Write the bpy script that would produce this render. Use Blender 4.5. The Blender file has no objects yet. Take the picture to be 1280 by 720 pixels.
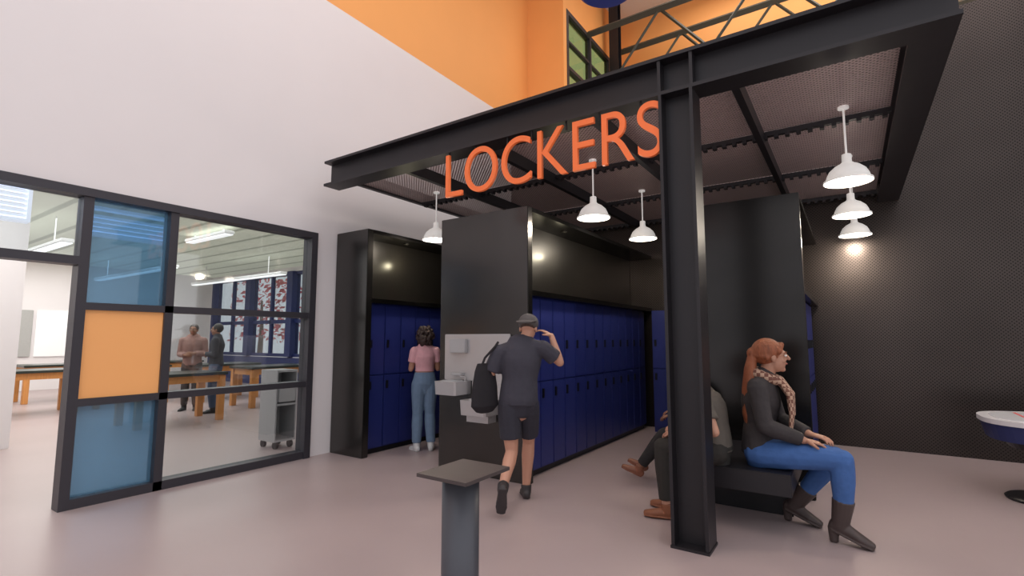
import bpy, bmesh, math, random
from mathutils import Vector, Matrix
random.seed(4)
scene = bpy.context.scene
try:
    scene.view_settings.view_transform = 'Standard'
except Exception: pass
COL = scene.collection
def V(*a): return Vector(a)

# ---------------- materials ----------------
_m = {}
def mat(name, col, rough=.5, metal=0, noise=0, scale=15, bump=0, emit=0, emitcol=None, bscale=None, stretch=None, spec=None):
    if name in _m: return _m[name]
    m = bpy.data.materials.new(name); m.use_nodes = True
    nt = m.node_tree; b = nt.nodes['Principled BSDF']
    c = (*col, 1)
    b.inputs['Base Color'].default_value = c
    b.inputs['Roughness'].default_value = rough
    b.inputs['Metallic'].default_value = metal
    if spec is not None: b.inputs['Specular IOR Level'].default_value = spec
    if emit:
        b.inputs['Emission Color'].default_value = (*(emitcol or col), 1)
        b.inputs['Emission Strength'].default_value = emit
    tc = nt.nodes.new('ShaderNodeTexCoord'); mp = nt.nodes.new('ShaderNodeMapping')
    nt.links.new(tc.outputs['Object'], mp.inputs['Vector'])
    if stretch: mp.inputs['Scale'].default_value = stretch
    if noise:
        n = nt.nodes.new('ShaderNodeTexNoise'); n.inputs['Scale'].default_value = scale
        n.inputs['Detail'].default_value = 6
        nt.links.new(mp.outputs[0], n.inputs['Vector'])
        mx = nt.nodes.new('ShaderNodeMix'); mx.data_type = 'RGBA'
        mx.inputs[6].default_value = (*[x*(1-noise) for x in col], 1)
        mx.inputs[7].default_value = (*[min(1, x*(1+noise)) for x in col], 1)
        nt.links.new(n.outputs['Fac'], mx.inputs[0]); nt.links.new(mx.outputs[2], b.inputs['Base Color'])
    if bump:
        n2 = nt.nodes.new('ShaderNodeTexNoise'); n2.inputs['Scale'].default_value = bscale or scale*3
        n2.inputs['Detail'].default_value = 4
        nt.links.new(mp.outputs[0], n2.inputs['Vector'])
        bp = nt.nodes.new('ShaderNodeBump'); bp.inputs['Strength'].default_value = bump; bp.inputs['Distance'].default_value = .01
        nt.links.new(n2.outputs['Fac'], bp.inputs['Height']); nt.links.new(bp.outputs[0], b.inputs['Normal'])
    _m[name] = m; return m

def glassmat(name, tint, diff=0.0, diffcol=(1,1,1), gloss=.1):
    m = bpy.data.materials.new(name); m.use_nodes = True
    nt = m.node_tree; nt.nodes.clear()
    o = nt.nodes.new('ShaderNodeOutputMaterial')
    t = nt.nodes.new('ShaderNodeBsdfTransparent'); t.inputs[0].default_value = (*tint, 1)
    g = nt.nodes.new('ShaderNodeBsdfGlossy'); g.inputs['Roughness'].default_value = .03
    d = nt.nodes.new('ShaderNodeBsdfDiffuse'); d.inputs[0].default_value = (*diffcol, 1)
    m1 = nt.nodes.new('ShaderNodeMixShader'); m1.inputs[0].default_value = diff
    nt.links.new(t.outputs[0], m1.inputs[1]); nt.links.new(d.outputs[0], m1.inputs[2])
    m2 = nt.nodes.new('ShaderNodeMixShader'); m2.inputs[0].default_value = gloss
    nt.links.new(m1.outputs[0], m2.inputs[1]); nt.links.new(g.outputs[0], m2.inputs[2])
    nt.links.new(m2.outputs[0], o.inputs[0]); return m

def perfmat(name, base, hole, axes, spacing=.05, r=.24, rough=.4, metal=.5, alpha_holes=False, noise=.15):
    m = bpy.data.materials.new(name); m.use_nodes = True
    nt = m.node_tree; b = nt.nodes['Principled BSDF']; L = nt.links
    b.inputs['Roughness'].default_value = rough; b.inputs['Metallic'].default_value = metal
    tc = nt.nodes.new('ShaderNodeTexCoord')
    def dots(off):
        mp = nt.nodes.new('ShaderNodeMapping'); mp.inputs['Scale'].default_value = (1/spacing,)*3
        mp.inputs['Location'].default_value = off
        mp.inputs['Rotation'].default_value = [0 if a else math.radians(45) for a in axes]
        L.new(tc.outputs['Object'], mp.inputs['Vector'])
        f = nt.nodes.new('ShaderNodeVectorMath'); f.operation = 'FRACTION'; L.new(mp.outputs[0], f.inputs[0])
        s = nt.nodes.new('ShaderNodeVectorMath'); s.operation = 'SUBTRACT'; s.inputs[1].default_value = (.5, .5, .5); L.new(f.outputs[0], s.inputs[0])
        mu = nt.nodes.new('ShaderNodeVectorMath'); mu.operation = 'MULTIPLY'; mu.inputs[1].default_value = axes; L.new(s.outputs[0], mu.inputs[0])
        ln = nt.nodes.new('ShaderNodeVectorMath'); ln.operation = 'LENGTH'; L.new(mu.outputs[0], ln.inputs[0])
        lt = nt.nodes.new('ShaderNodeMath'); lt.operation = 'LESS_THAN'; lt.inputs[1].default_value = r; L.new(ln.outputs['Value'], lt.inputs[0])
        return lt
    d1 = dots((0, 0, 0))
    n = nt.nodes.new('ShaderNodeTexNoise'); n.inputs['Scale'].default_value = .7; L.new(tc.outputs['Object'], n.inputs['Vector'])
    mn = nt.nodes.new('ShaderNodeMix'); mn.data_type = 'RGBA'
    mn.inputs[6].default_value = (*[x*(1-noise) for x in base], 1); mn.inputs[7].default_value = (*[x*(1+noise) for x in base], 1)
    L.new(n.outputs['Fac'], mn.inputs[0])
    mx = nt.nodes.new('ShaderNodeMix'); mx.data_type = 'RGBA'
    L.new(mn.outputs[2], mx.inputs[6]); mx.inputs[7].default_value = (*hole, 1)
    L.new(d1.outputs[0], mx.inputs[0]); L.new(mx.outputs[2], b.inputs['Base Color'])
    if alpha_holes:
        inv = nt.nodes.new('ShaderNodeMath'); inv.operation = 'SUBTRACT'; inv.inputs[0].default_value = 1
        L.new(d1.outputs[0], inv.inputs[1]); L.new(inv.outputs[0], b.inputs['Alpha'])
    return m

def stripes(name, c1, c2, scale, direction='Y', rough=.5, dist=0, emit=0):
    m = bpy.data.materials.new(name); m.use_nodes = True
    nt = m.node_tree; b = nt.nodes['Principled BSDF']; b.inputs['Roughness'].default_value = rough
    tc = nt.nodes.new('ShaderNodeTexCoord'); w = nt.nodes.new('ShaderNodeTexWave')
    w.bands_direction = direction; w.inputs['Scale'].default_value = scale; w.inputs['Distortion'].default_value = dist
    nt.links.new(tc.outputs['Object'], w.inputs['Vector'])
    r = nt.nodes.new('ShaderNodeValToRGB'); r.color_ramp.elements[0].position = .03; r.color_ramp.elements[1].position = .1
    r.color_ramp.elements[0].color = (*c1, 1); r.color_ramp.elements[1].color = (*c2, 1)
    nt.links.new(w.outputs['Fac'], r.inputs[0]); nt.links.new(r.outputs[0], b.inputs['Base Color'])
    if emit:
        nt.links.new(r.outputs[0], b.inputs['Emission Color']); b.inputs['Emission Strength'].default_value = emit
    return m

def plaidmat():
    m = bpy.data.materials.new('plaid'); m.use_nodes = True
    nt = m.node_tree; b = nt.nodes['Principled BSDF']; b.inputs['Roughness'].default_value = .9
    tc = nt.nodes.new('ShaderNodeTexCoord'); out = None
    c = nt.nodes.new('ShaderNodeTexChecker'); c.inputs['Scale'].default_value = 34
    c.inputs[1].default_value = (.50, .33, .24, 1); c.inputs[2].default_value = (.17, .07, .05, 1)
    nt.links.new(tc.outputs['Object'], c.inputs[0])
    nt.links.new(c.outputs[0], b.inputs['Base Color']); return m

M_white = mat('white_paint', (.84, .805, .815), .6, noise=.015, scale=2)
M_orange = mat('orange_paint', (.95, .43, .13), .6, noise=.03, scale=2)
M_floor = mat('polished_concrete', (.42, .335, .335), .36, noise=.07, scale=1.3, bump=.02, bscale=60)
M_steel = mat('black_steel', (.022, .020, .024), .42, .3, noise=.15, scale=4, bump=.05)
M_blackpanel = mat('black_metal_panel', (.085, .081, .079), .25, .9, noise=.45, scale=.9, bump=.03, bscale=3)
M_darkpanel = mat('black_metal_panel_dark', (.036, .034, .034), .24, .9, noise=.5, scale=.9, bump=.03, bscale=3)
M_header = mat('black_header', (.020, .018, .016), .33, .3, noise=.2, scale=2)
M_frame = mat('dark_frame', (.05, .047, .058), .45, .3, noise=.05)
M_locker = mat('navy_locker', (.02, .030, .17), .36, .1, noise=.05, scale=3)
M_dark = mat('dark_metal', (.012, .012, .015), .4, .4, noise=.1)
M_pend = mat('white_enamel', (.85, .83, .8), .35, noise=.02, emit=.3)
M_bulb = mat('lit_bulb', (1, .93, .8), .5, emit=9, noise=.01)
M_letter = mat('orange_letter', (.92, .19, .05), .5, noise=.03, emit=.08)
M_glass = glassmat('clear_glass', (.86, .89, .90), 0, gloss=.11)
M_blue = glassmat('blue_glass', (.42, .60, .75), .38, (.17, .36, .52), .06)
M_ggreen = glassmat('green_glass', (.62, .68, .42), .15, (.10, .12, .05), .1)
M_perf = perfmat('perforated_dark', (.062, .050, .046), (.015, .013, .013), (1, 0, 1), .031, .25, .3, .85, noise=.45)
M_canopy = perfmat('perforated_canopy', (.58, .47, .46), (.05, .04, .04), (1, 1, 0), .032, .32, .45, .15, alpha_holes=True)
M_steelpl = mat('stainless', (.55, .54, .55), .32, .5, noise=.04, scale=5)
M_wood = mat('oak_wood', (.62, .27, .08), .5, noise=.25, scale=6, stretch=(8, 8, 1))
M_ctop = mat('black_worktop', (.03, .04, .035), .3, noise=.1)
M_navy = mat('navy_paint', (.02, .03, .12), .5, noise=.05)
M_offw = mat('off_white', (.72, .72, .72), .5, noise=.02)
M_cart = mat('pale_grey_laminate', (.42, .41, .42), .5, noise=.02)

# ---------------- geometry helpers ----------------
def wm(o):
    if o.parent: return wm(o.parent) @ o.matrix_parent_inverse @ o.matrix_basis
    return o.matrix_basis.copy()
def setp(c, p):
    c.parent = p; c.matrix_parent_inverse = wm(p).inverted(); return c
def tag(o, label=None, cat=None, group=None, kind=None):
    if label: o['label'] = label
    if cat: o['category'] = cat
    if group: o['group'] = group
    if kind: o['kind'] = kind
    return o
def empty(name, loc, **k):
    o = bpy.data.objects.new(name, None); o.location = loc; o.empty_display_size = .1
    COL.objects.link(o); return tag(o, **k)
def obj(name, bm, m, parent=None, origin=None, smooth=False, **k):
    me = bpy.data.meshes.new(name)
    if origin is None:
        if len(bm.verts):
            lo = [min(v.co[i] for v in bm.verts) for i in range(3)]; hi = [max(v.co[i] for v in bm.verts) for i in range(3)]
            origin = Vector([(a+b)/2 for a, b in zip(lo, hi)])
        else: origin = Vector()
    origin = Vector(origin)
    bmesh.ops.translate(bm, verts=bm.verts, vec=-origin)
    bmesh.ops.recalc_face_normals(bm, faces=bm.faces)
    bm.to_mesh(me); bm.free()
    if smooth:
        for p in me.polygons: p.use_smooth = True
    for mm in (m if isinstance(m, list) else [m]): me.materials.append(mm)
    o = bpy.data.objects.new(name, me); o.location = origin; COL.objects.link(o)
    if parent: setp(o, parent)
    return tag(o, **k)
def bbox(bm, x0, x1, y0, y1, z0, z1):
    vs = [bm.verts.new(p) for p in [(x0,y0,z0),(x1,y0,z0),(x1,y1,z0),(x0,y1,z0),(x0,y0,z1),(x1,y0,z1),(x1,y1,z1),(x0,y1,z1)]]
    for f in [(0,3,2,1),(4,5,6,7),(0,1,5,4),(1,2,6,5),(2,3,7,6),(3,0,4,7)]: bm.faces.new([vs[i] for i in f])
def box(name, x0, x1, y0, y1, z0, z1, m, parent=None, bev=0, **k):
    bm = bmesh.new(); bbox(bm, x0, x1, y0, y1, z0, z1)
    if bev: bmesh.ops.bevel(bm, geom=bm.edges[:], offset=bev, segments=2, affect='EDGES')
    return obj(name, bm, m, parent, **k)
def boxes(name, L, m, parent=None, **k):
    bm = bmesh.new()
    for b in L: bbox(bm, *b)
    return obj(name, bm, m, parent, **k)
def lathe(bm, prof, c, n=32):
    c = Vector(c); rings = []
    for r, z in prof:
        if r < 1e-5: rings.append([bm.verts.new(c+V(0, 0, z))])
        else: rings.append([bm.verts.new(c+V(r*math.cos(2*math.pi*i/n), r*math.sin(2*math.pi*i/n), z)) for i in range(n)])
    for a, b in zip(rings, rings[1:]):
        for i in range(n):
            j = (i+1) % n
            if len(a) == 1 and len(b) == 1: continue
            if len(a) == 1: bm.faces.new([a[0], b[i], b[j]])
            elif len(b) == 1: bm.faces.new([a[i], a[j], b[0]])
            else: bm.faces.new([a[i], a[j], b[j], b[i]])
def tube(bm, pts, r, n=8):
    caps(bm, pts, [(r, r)]*len(pts), None, n=n, ends=(False, False))
def caps(bm, pts, rad, side=None, n=12, ends=(True, True)):
    pts = [Vector(p) for p in pts]; N = len(pts)
    R = []
    for i, p in enumerate(pts):
        t = (pts[min(i+1, N-1)] - pts[max(i-1, 0)]).normalized()
        s = side[i] if isinstance(side, list) else side
        if s is None: s = V(1, 0, 0) if abs(t.x) < .8 else V(0, 1, 0)
        s = (s - t*s.dot(t))
        if s.length < 1e-4: s = t.orthogonal()
        s.normalize(); R.append((p, t, s, t.cross(s), rad[i][0], rad[i][1]))
    full = []
    if ends[0]:
        p, t, s, f, a, b = R[0]; h = min(a, b)
        for k in (.92, .6): full.append((p - t*h*k, s, f, a*math.sqrt(1-k*k), b*math.sqrt(1-k*k)))
    for p, t, s, f, a, b in R: full.append((p, s, f, a, b))
    if ends[1]:
        p, t, s, f, a, b = R[-1]; h = min(a, b)
        for k in (.6, .92): full.append((p + t*h*k, s, f, a*math.sqrt(1-k*k), b*math.sqrt(1-k*k)))
    rings = []
    for p, s, f, a, b in full:
        rings.append([bm.verts.new(p + s*a*math.cos(2*math.pi*i/n) + f*b*math.sin(2*math.pi*i/n)) for i in range(n)])
    for A, B in zip(rings, rings[1:]):
        for i in range(n): bm.faces.new([A[i], A[(i+1) % n], B[(i+1) % n], B[i]])
    bm.faces.new(list(reversed(rings[0]))); bm.faces.new(rings[-1])
def ell(bm, c, rx, ry, rz, ax=None, seg=14):
    ax = ax or (V(1, 0, 0), V(0, 1, 0), V(0, 0, 1))
    M = Matrix(((ax[0].x*rx, ax[1].x*ry, ax[2].x*rz, c[0]), (ax[0].y*rx, ax[1].y*ry, ax[2].y*rz, c[1]), (ax[0].z*rx, ax[1].z*ry, ax[2].z*rz, c[2]), (0, 0, 0, 1)))
    bmesh.ops.create_uvsphere(bm, u_segments=seg, v_segments=seg//2+2, radius=1, matrix=M)
def prism(bm, pts, z0, z1, s0=1, c=(0, 0)):
    n = len(pts)
    A = [bm.verts.new((c[0]+(x-c[0])*s0, c[1]+(y-c[1])*s0, z0)) for x, y in pts]; B = [bm.verts.new((x, y, z1)) for x, y in pts]
    bm.faces.new(list(reversed(A))); bm.faces.new(B)
    for i in range(n): bm.faces.new([A[i], A[(i+1) % n], B[(i+1) % n], B[i]])
def copy_thing(top, off):
    new = top.copy(); COL.objects.link(new); new.location = top.location + Vector(off)
    def rec(o, no):
        for c in list(o.children):
            nc = c.copy(); COL.objects.link(nc); nc.parent = no; nc.matrix_parent_inverse = c.matrix_parent_inverse.copy(); rec(c, nc)
    rec(top, new); return new

# ---------------- room shell ----------------
ZS = 6.4
box('floor', -24, 8, -8, 20, -.2, 0, M_floor, kind='structure')
def st(name, *a): return box(name, *a, kind='structure')
boxes('wall_left', [(-6.2, -6, 4.12, 9.6, 0, ZS), (-6.2, -6, -8, 4.12, 2.98, ZS), (-6.2, -6, -8, .35, 0, 2.98)], M_white, kind='structure')
boxes('wall_left_upper', [(-6.2, -6, -8, 9.6, ZS, 10.5), (-6.2, -5.04, 9.6, 9.75, ZS-.0, 10.5)], M_orange, kind='structure')
boxes('wall_left_gallery', [(-5.2, -5.04, 9.75, 13, 3.9, 6.6), (-5.2, -5.04, 9.75, 13, 9.15, 10.5), (-5.2, -5.04, 12.3, 13, 6.6, 9.15)], M_orange, kind='structure')
st('wall_back', -6, 8, 8.9, 9.1, 0, 6.16, M_perf)
st('wall_far_upper', -5.2, 8, 13, 13.2, 5.8, 10.5, M_orange)
st('floor_gallery', -5.04, 8, 9.1, 13, 5.85, 6.05, M_offw)
st('ceiling', -6.2, 8, -1, 13.2, 10.5, 10.7, M_offw)
w = empty('window_1', (-5.1, 11, 6.6), kind='structure')
boxes('window_frame', [(-5.17, -5.03, 9.75, 9.85, 6.6, 9.15), (-5.17, -5.03, 12.2, 12.3, 6.6, 9.15), (-5.17, -5.03, 9.85, 12.2, 9.05, 9.15), (-5.17, -5.03, 9.85, 12.2, 6.6, 6.7),
    (-5.17, -5.03, 9.85, 12.2, 7.72, 7.8), (-5.17, -5.03, 11.0, 11.08, 6.7, 9.05), (-5.15, -5.05, 9.85, 12.2, 8.4, 8.45), (-5.15, -5.05, 9.85, 12.2, 7.2, 7.25)], M_frame, w)
box('window_pane', -5.12, -5.1, 9.85, 12.2, 6.7, 9.05, M_ggreen, w)
# ---- classroom shell
CX, CY = -20.5, 9.6
M_cceil = stripes('slatted_ceiling_glow', (.34, .36, .28), (.60, .62, .50), .45, 'Y', .7, emit=.42)  # slats are no lamp; emission in the material stands in for ceiling light
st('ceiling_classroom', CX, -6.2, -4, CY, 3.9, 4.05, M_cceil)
boxes('wall_classroom_far', [(CX-.2, CX, -4, CY, 0, 3.9)], M_white, kind='structure')
boxes('wall_classroom_window', [(CX, -6.2, CY, CY+.2, 0, .95), (CX, -6.2, CY, CY+.2, 3.75, 3.9), (CX, -20.2, CY, CY+.2, .95, 3.75), (-12.6, -6.2, CY, CY+.2, .95, 3.75)], M_white, kind='structure')
box('wall_classroom_dado', -20.4, -12.5, CY-.06, CY-.005, 0, .93, M_navy, kind='structure')
st('wall_partition', -10.2, -10, -4, 2.08, 0, 3.9, M_white)
st('wall_classroom_near', CX, -6.2, -4.2, -4, 0, 3.9, M_white)
for i in range(3):
    x0 = -20.2+i*2.533
    w = empty('window_%d' % (i+2), (x0+1.2, CY+.1, .95), kind='structure')
    boxes('window_frame', [(x0, x0+.15, CY-.12, CY+.18, .95, 3.75), (x0+2.38, x0+2.53, CY-.12, CY+.18, .95, 3.75), (x0+.15, x0+2.38, CY, CY+.18, .95, 1.05), (x0+.15, x0+2.38, CY, CY+.18, 3.65, 3.75),
        (x0+.15, x0+2.38, CY+.02, CY+.14, 2.05, 2.17), (x0+1.22, x0+1.3, CY+.02, CY+.14, 1.05, 3.65)], M_navy, w)
    box('window_pane', x0+.15, x0+2.38, CY+.07, CY+.09, 1.05, 3.65, M_glass, w)
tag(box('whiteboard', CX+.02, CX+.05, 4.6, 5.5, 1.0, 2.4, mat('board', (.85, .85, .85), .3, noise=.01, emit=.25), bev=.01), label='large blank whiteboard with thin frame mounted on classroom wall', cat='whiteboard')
tag(box('pinboard', CX+.02, CX+.05, 4.1, 4.52, 1.0, 2.4, mat('pin', (.45, .45, .44), .8, noise=.1, scale=40), bev=.01), label='grey fabric pinboard panel on the classroom wall', cat='pinboard')

# ---- storefront
w = empty('window_6', (-6.05, 2.9, 0), kind='structure')
boxes('window_frame', [(-6.14,-5.97,1.6,1.68,0,2.9),(-6.14,-5.97,2.34,2.42,0,2.9),(-6.14,-5.95,4.03,4.12,0,2.9),(-6.14,-5.95,.35,4.12,2.9,2.98),
  (-6.14,-5.97,1.68,4.03,0,.09),(-6.14,-5.97,1.68,4.03,.92,.99),(-6.14,-5.97,1.68,4.03,1.82,1.89)], M_frame, w)
for y0, y1, z0, z1, m, nm in [(1.68,2.34,.09,.92,M_blue,'blue_glass_pane'),(1.68,2.34,1.89,2.9,M_blue,'blue_glass_pane'),(2.42,4.03,.09,.92,M_glass,'glass_pane'),(2.42,4.03,.99,1.82,M_glass,'glass_pane'),(2.42,4.03,1.89,2.9,M_glass,'glass_pane')]:
    box(nm, -6.065, -6.045, y0, y1, z0, z1, m, w)
box('orange_panel', -6.08, -6.0, 1.68, 2.34, .99, 1.82, mat('orange_panel', (.95, .45, .16), .5, noise=.02, emit=.08), w)
w = empty('door_1', (-6.05, 1, 0), kind='structure')
boxes('door_frame', [(-6.14,-5.97,.35,.43,0,2.9),(-6.14,-5.97,.43,1.6,2.24,2.32)], M_frame, w)
box('transom_pane', -6.065, -6.045, .43, 1.6, 2.32, 2.9, M_glass, w)

# ---------------- canopy ----------------
cz0, cz1 = 3.52, 3.85
can = empty('steel_canopy', (-2.5, 6.4, cz0), label='black steel canopy frame with perforated metal soffit above the lockers', cat='canopy')
def ibx(x0, x1, yc, w, z0, z1, tf=.03, tw=.02): return [(x0,x1,yc-w/2,yc+w/2,z0,z0+tf),(x0,x1,yc-w/2,yc+w/2,z1-tf,z1),(x0,x1,yc-tw/2,yc+tw/2,z0+tf,z1-tf)]
def iby(y0, y1, xc, w, z0, z1, tf=.03, tw=.02): return [(xc-w/2,xc+w/2,y0,y1,z0,z0+tf),(xc-w/2,xc+w/2,y0,y1,z1-tf,z1),(xc-tw/2,xc+tw/2,y0,y1,z0+tf,z1-tf)]
colx, coly = -1.06, 4.03
boxes('beam', ibx(-5.58, .68, coly, .24, cz0, cz1) + [(colx-.14, colx-.115, coly-.11, coly+.11, cz0+.03, cz1-.03), (colx+.115, colx+.14, coly-.11, coly+.11, cz0+.03, cz1-.03)], M_steel, can)
boxes('beam', iby(coly+.12, 8.9, .555, .25, cz0, cz1), M_steel, can)
boxes('beam', iby(coly+.12, 8.9, -5.55, .06, cz0+.14, cz1), M_steel, can)
for x in (-.66, -1.88, -3.12, -4.36):
    box('joist', x-.03, x+.03, coly+.12, 8.89, cz0+.03, cz0+.17, M_steel, can)
for y in (5.65, 7.27, 8.8):
    L = [(-5.48, .43, y-.025, y+.025, cz0+.11, cz0+.16)]
    for k in range(59): L.append((-5.44+k*.1, -5.40+k*.1, y-.03, y+.03, cz0+.08, cz0+.11))
    boxes('cross_rail', L, M_steel, can)
xs = [-5.52, -4.36, -3.12, -1.88, -.66, .43]
for i in range(5):
    for y0, y1 in ((4.15, 5.65), (5.65, 7.27), (7.27, 8.88)):
        box('soffit_panel', xs[i]+.005, xs[i+1]-.005, y0+.005, y1-.005, cz0+.17, cz0+.173, M_canopy, can)
c = empty('steel_column', (colx, coly, 0), label='black wide flange steel column supporting the canopy beam', cat='column')
boxes('column_shaft', [(colx-.135,colx-.11,coly-.12,coly+.12,0.02,cz0),(colx+.11,colx+.135,coly-.12,coly+.12,0.02,cz0),(colx-.11,colx+.11,coly-.01,coly+.01,0.02,cz0)], M_steel, c)
box('base_plate', colx-.14, colx+.14, coly-.13, coly+.13, 0, .02, M_steel, c)
cu = bpy.data.curves.new('t', 'FONT'); cu.body = 'LOCKERS'; cu.size = 1; cu.extrude = .02; cu.space_character = 1.0; cu.offset = -.006
to = bpy.data.objects.new('t', cu); COL.objects.link(to); bpy.context.view_layer.update()
me = bpy.data.meshes.new_from_object(to.evaluated_get(bpy.context.evaluated_depsgraph_get()))
bpy.data.objects.remove(to)
xsn = [v.co.x for v in me.vertices]; ysn = [v.co.y for v in me.vertices]
x0, x1, y0, y1 = min(xsn), max(xsn), min(ysn), max(ysn)
lx0, lx1, lz0, lz1 = -3.49, -1.17, 3.03, 3.50
for v in me.vertices:
    px = (v.co.x-x0)/(x1-x0)*(lx1-lx0); pz = (v.co.y-y0)/(y1-y0)*(lz1-lz0)
    v.co = V(px-(lx1-lx0)/2, -v.co.z*.8, pz)
me.materials.clear(); me.materials.append(M_letter)
lo = bpy.data.objects.new('letter_sign', me); lo.location = ((lx0+lx1)/2, coly-.09, lz0); COL.objects.link(lo)
tag(lo, label='orange raised capital letters reading LOCKERS hung under canopy beam', cat='sign')
for x in (-3.45, -3.10, -2.70, -2.42, -2.05, -1.72, -1.35): box('hanger', x-.008, x+.008, coly-.095, coly-.085, lz1-.06, cz0, M_dark, lo)

# ---------------- pendants ----------------
def pendant(x, y, zb=2.97):
    e = empty('pendant_lamp', (x, y, zb), label='white enamel barn pendant lamp hanging on a thin rod', cat='lamp', group='white pendants under the canopy')
    bm = bmesh.new()
    prof = [(.03,.265),(.038,.26),(.04,.19),(.06,.172),(.10,.15),(.145,.108),(.168,.06),(.176,.03),(.195,.018),(.197,0),(.19,0),(.17,.022),(.16,.055),(.136,.098),(.095,.14),(.04,.16),(0,.162)]
    lathe(bm, [(0,.266)]+prof, (x, y, zb)); obj('lamp_shade', bm, M_pend, e, smooth=True)
    bm = bmesh.new(); lathe(bm, [(0,0),(.009,0),(.009,1),(0,1)], (x, y, zb+.266), 10)
    for v in bm.verts:
        if v.co.z > zb+.9: v.co.z = 3.68
    obj('rod', bm, M_pend, e)
    bm = bmesh.new(); lathe(bm, [(0,0),(.045,0),(.045,.02),(0,.02)], (x, y, 3.668), 20); obj('ceiling_cup', bm, M_pend, e)
    bm = bmesh.new(); lathe(bm, [(0,.03),(.025,.037),(.035,.06),(.028,.09),(.015,.13),(0,.13)], (x, y, zb), 16); obj('bulb', bm, M_bulb, e, smooth=True)
    l = bpy.data.lights.new('pendant_light', 'POINT'); l.energy = 26; l.color = (1, .88, .72); l.shadow_soft_size = .06
    lob = bpy.data.objects.new('pendant_light', l); lob.location = (x, y, zb-.02); COL.objects.link(lob)
for p in [(.06, 5.42), (.09, 6.95), (.13, 8.35), (-2.46, 5.4), (-2.4, 6.95), (-4.93, 5.35)]: pendant(*p)

# ---------------- locker surrounds ----------------
HT = 3.03
def surround(x0, x1, y0, label, wall=False, dl=None, pm=None):
    e = empty('locker_surround', ((x0+x1)/2, y0, 0), label=label, cat='locker housing')
    box('end_panel', x0, x1, y0, y0+.1, 0, HT, pm or M_blackpanel, e, bev=.006)
    box('top_panel', x0, x1, y0+.1, 8.88, HT-.05, HT, M_darkpanel, e)
    box('header_panel', x0+(0 if wall else .2), x1-.42, y0+.1, 8.88, 2.1, HT-.05, M_header, e)
    box('shelf_panel', x0+.02, x1-.02, y0+.1, 8.88, 2.03, 2.09, M_darkpanel, e)
    box('back_panel', x0+.02, x1-.6 if not wall else x0+.1, y0+.1, 8.88, 0, 2.03, M_darkpanel, e)
    for y in (dl or []):
        bm = bmesh.new(); lathe(bm, [(0,0),(.025,0),(.035,-.006),(.04,-.006),(.04,0),(.0,.001)], (x1-.2, y, HT-.051), 20); obj('downlight', bm, M_header, e)
        l = bpy.data.lights.new('recess_light', 'POINT'); l.energy = 4; l.color = (1, .90, .62); l.shadow_soft_size = .04
        o = bpy.data.objects.new('recess_light', l); o.location = (x1-.24, y, HT-.36); COL.objects.link(o)
    return e
surround(-5.99, -5.33, 4.45, 'tall black metal locker housing against the white wall', wall=True, dl=[5.35])
surround(-4.2, -2.92, 4.66, 'tall black metal locker housing with drinking fountains on its end', dl=[5.9])
surround(-1.64, -.36, 5.75, 'tall black metal locker housing with bench attached to its end', pm=M_darkpanel)

def locker(xf, y0, wd=.3, dep=.42):
    e = empty('locker', (xf-dep/2, y0+wd/2, 0), label='two tier navy blue metal locker with small black handles', cat='locker', group='navy lockers')
    box('body', xf-dep, xf-.025, y0, y0+wd, .07, 2.03, M_locker, e)
    box('plinth', xf-dep, xf-.05, y0, y0+wd, 0, .07, M_dark, e)
    for z0, z1, hz in ((1.055, 2.01, 1.42), (.085, 1.045, .86)):
        d = box('door', xf-.025, xf, y0+.006, y0+wd-.006, z0, z1, M_locker, e, bev=.005)
        box('handle', xf, xf+.018, y0+.035, y0+.07, hz, hz+.11, M_dark, d, bev=.004)
    return e
def row(xf, ys, n, grp):
    first = locker(xf, ys); first['group'] = grp
    for i in range(1, n): copy_thing(first, (0, .3*i, 0))
row(-5.43, 4.58, 6, 'lockers along the white wall')
row(-3.02, 4.79, 13, 'lockers in the middle row')
row(-.46, 5.88, 9, 'lockers beside the perforated wall')
e = empty('locker', (-2.65, 8.65, 0), label='two tier navy blue metal locker with small black handles', cat='locker', group='lockers against the back wall')
box('body', -2.8, -2.5, 8.45, 8.87, 0, 2.02, M_locker, e)
for z0, z1, hz in ((1.055, 2.01, 1.42), (.085, 1.045, .86)):
    d = box('door', -2.794, -2.506, 8.425, 8.45, z0, z1, M_locker, e, bev=.005)
    box('handle', -2.76, -2.725, 8.407, 8.425, hz, hz+.11, M_dark, d)
for i in range(1, 4): copy_thing(e, (.3*i, 0, 0))

# bench
b = empty('bench', (-.85, 5.1, .34), label='black bench block fixed to the end of the locker housing', cat='bench')
box('seat', -1.32, -.44, 4.5, 5.74, .33, .5, M_steel, b, bev=.006)
box('support', -1.2, -.5, 5.15, 5.74, 0, .33, M_dark, b)

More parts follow.
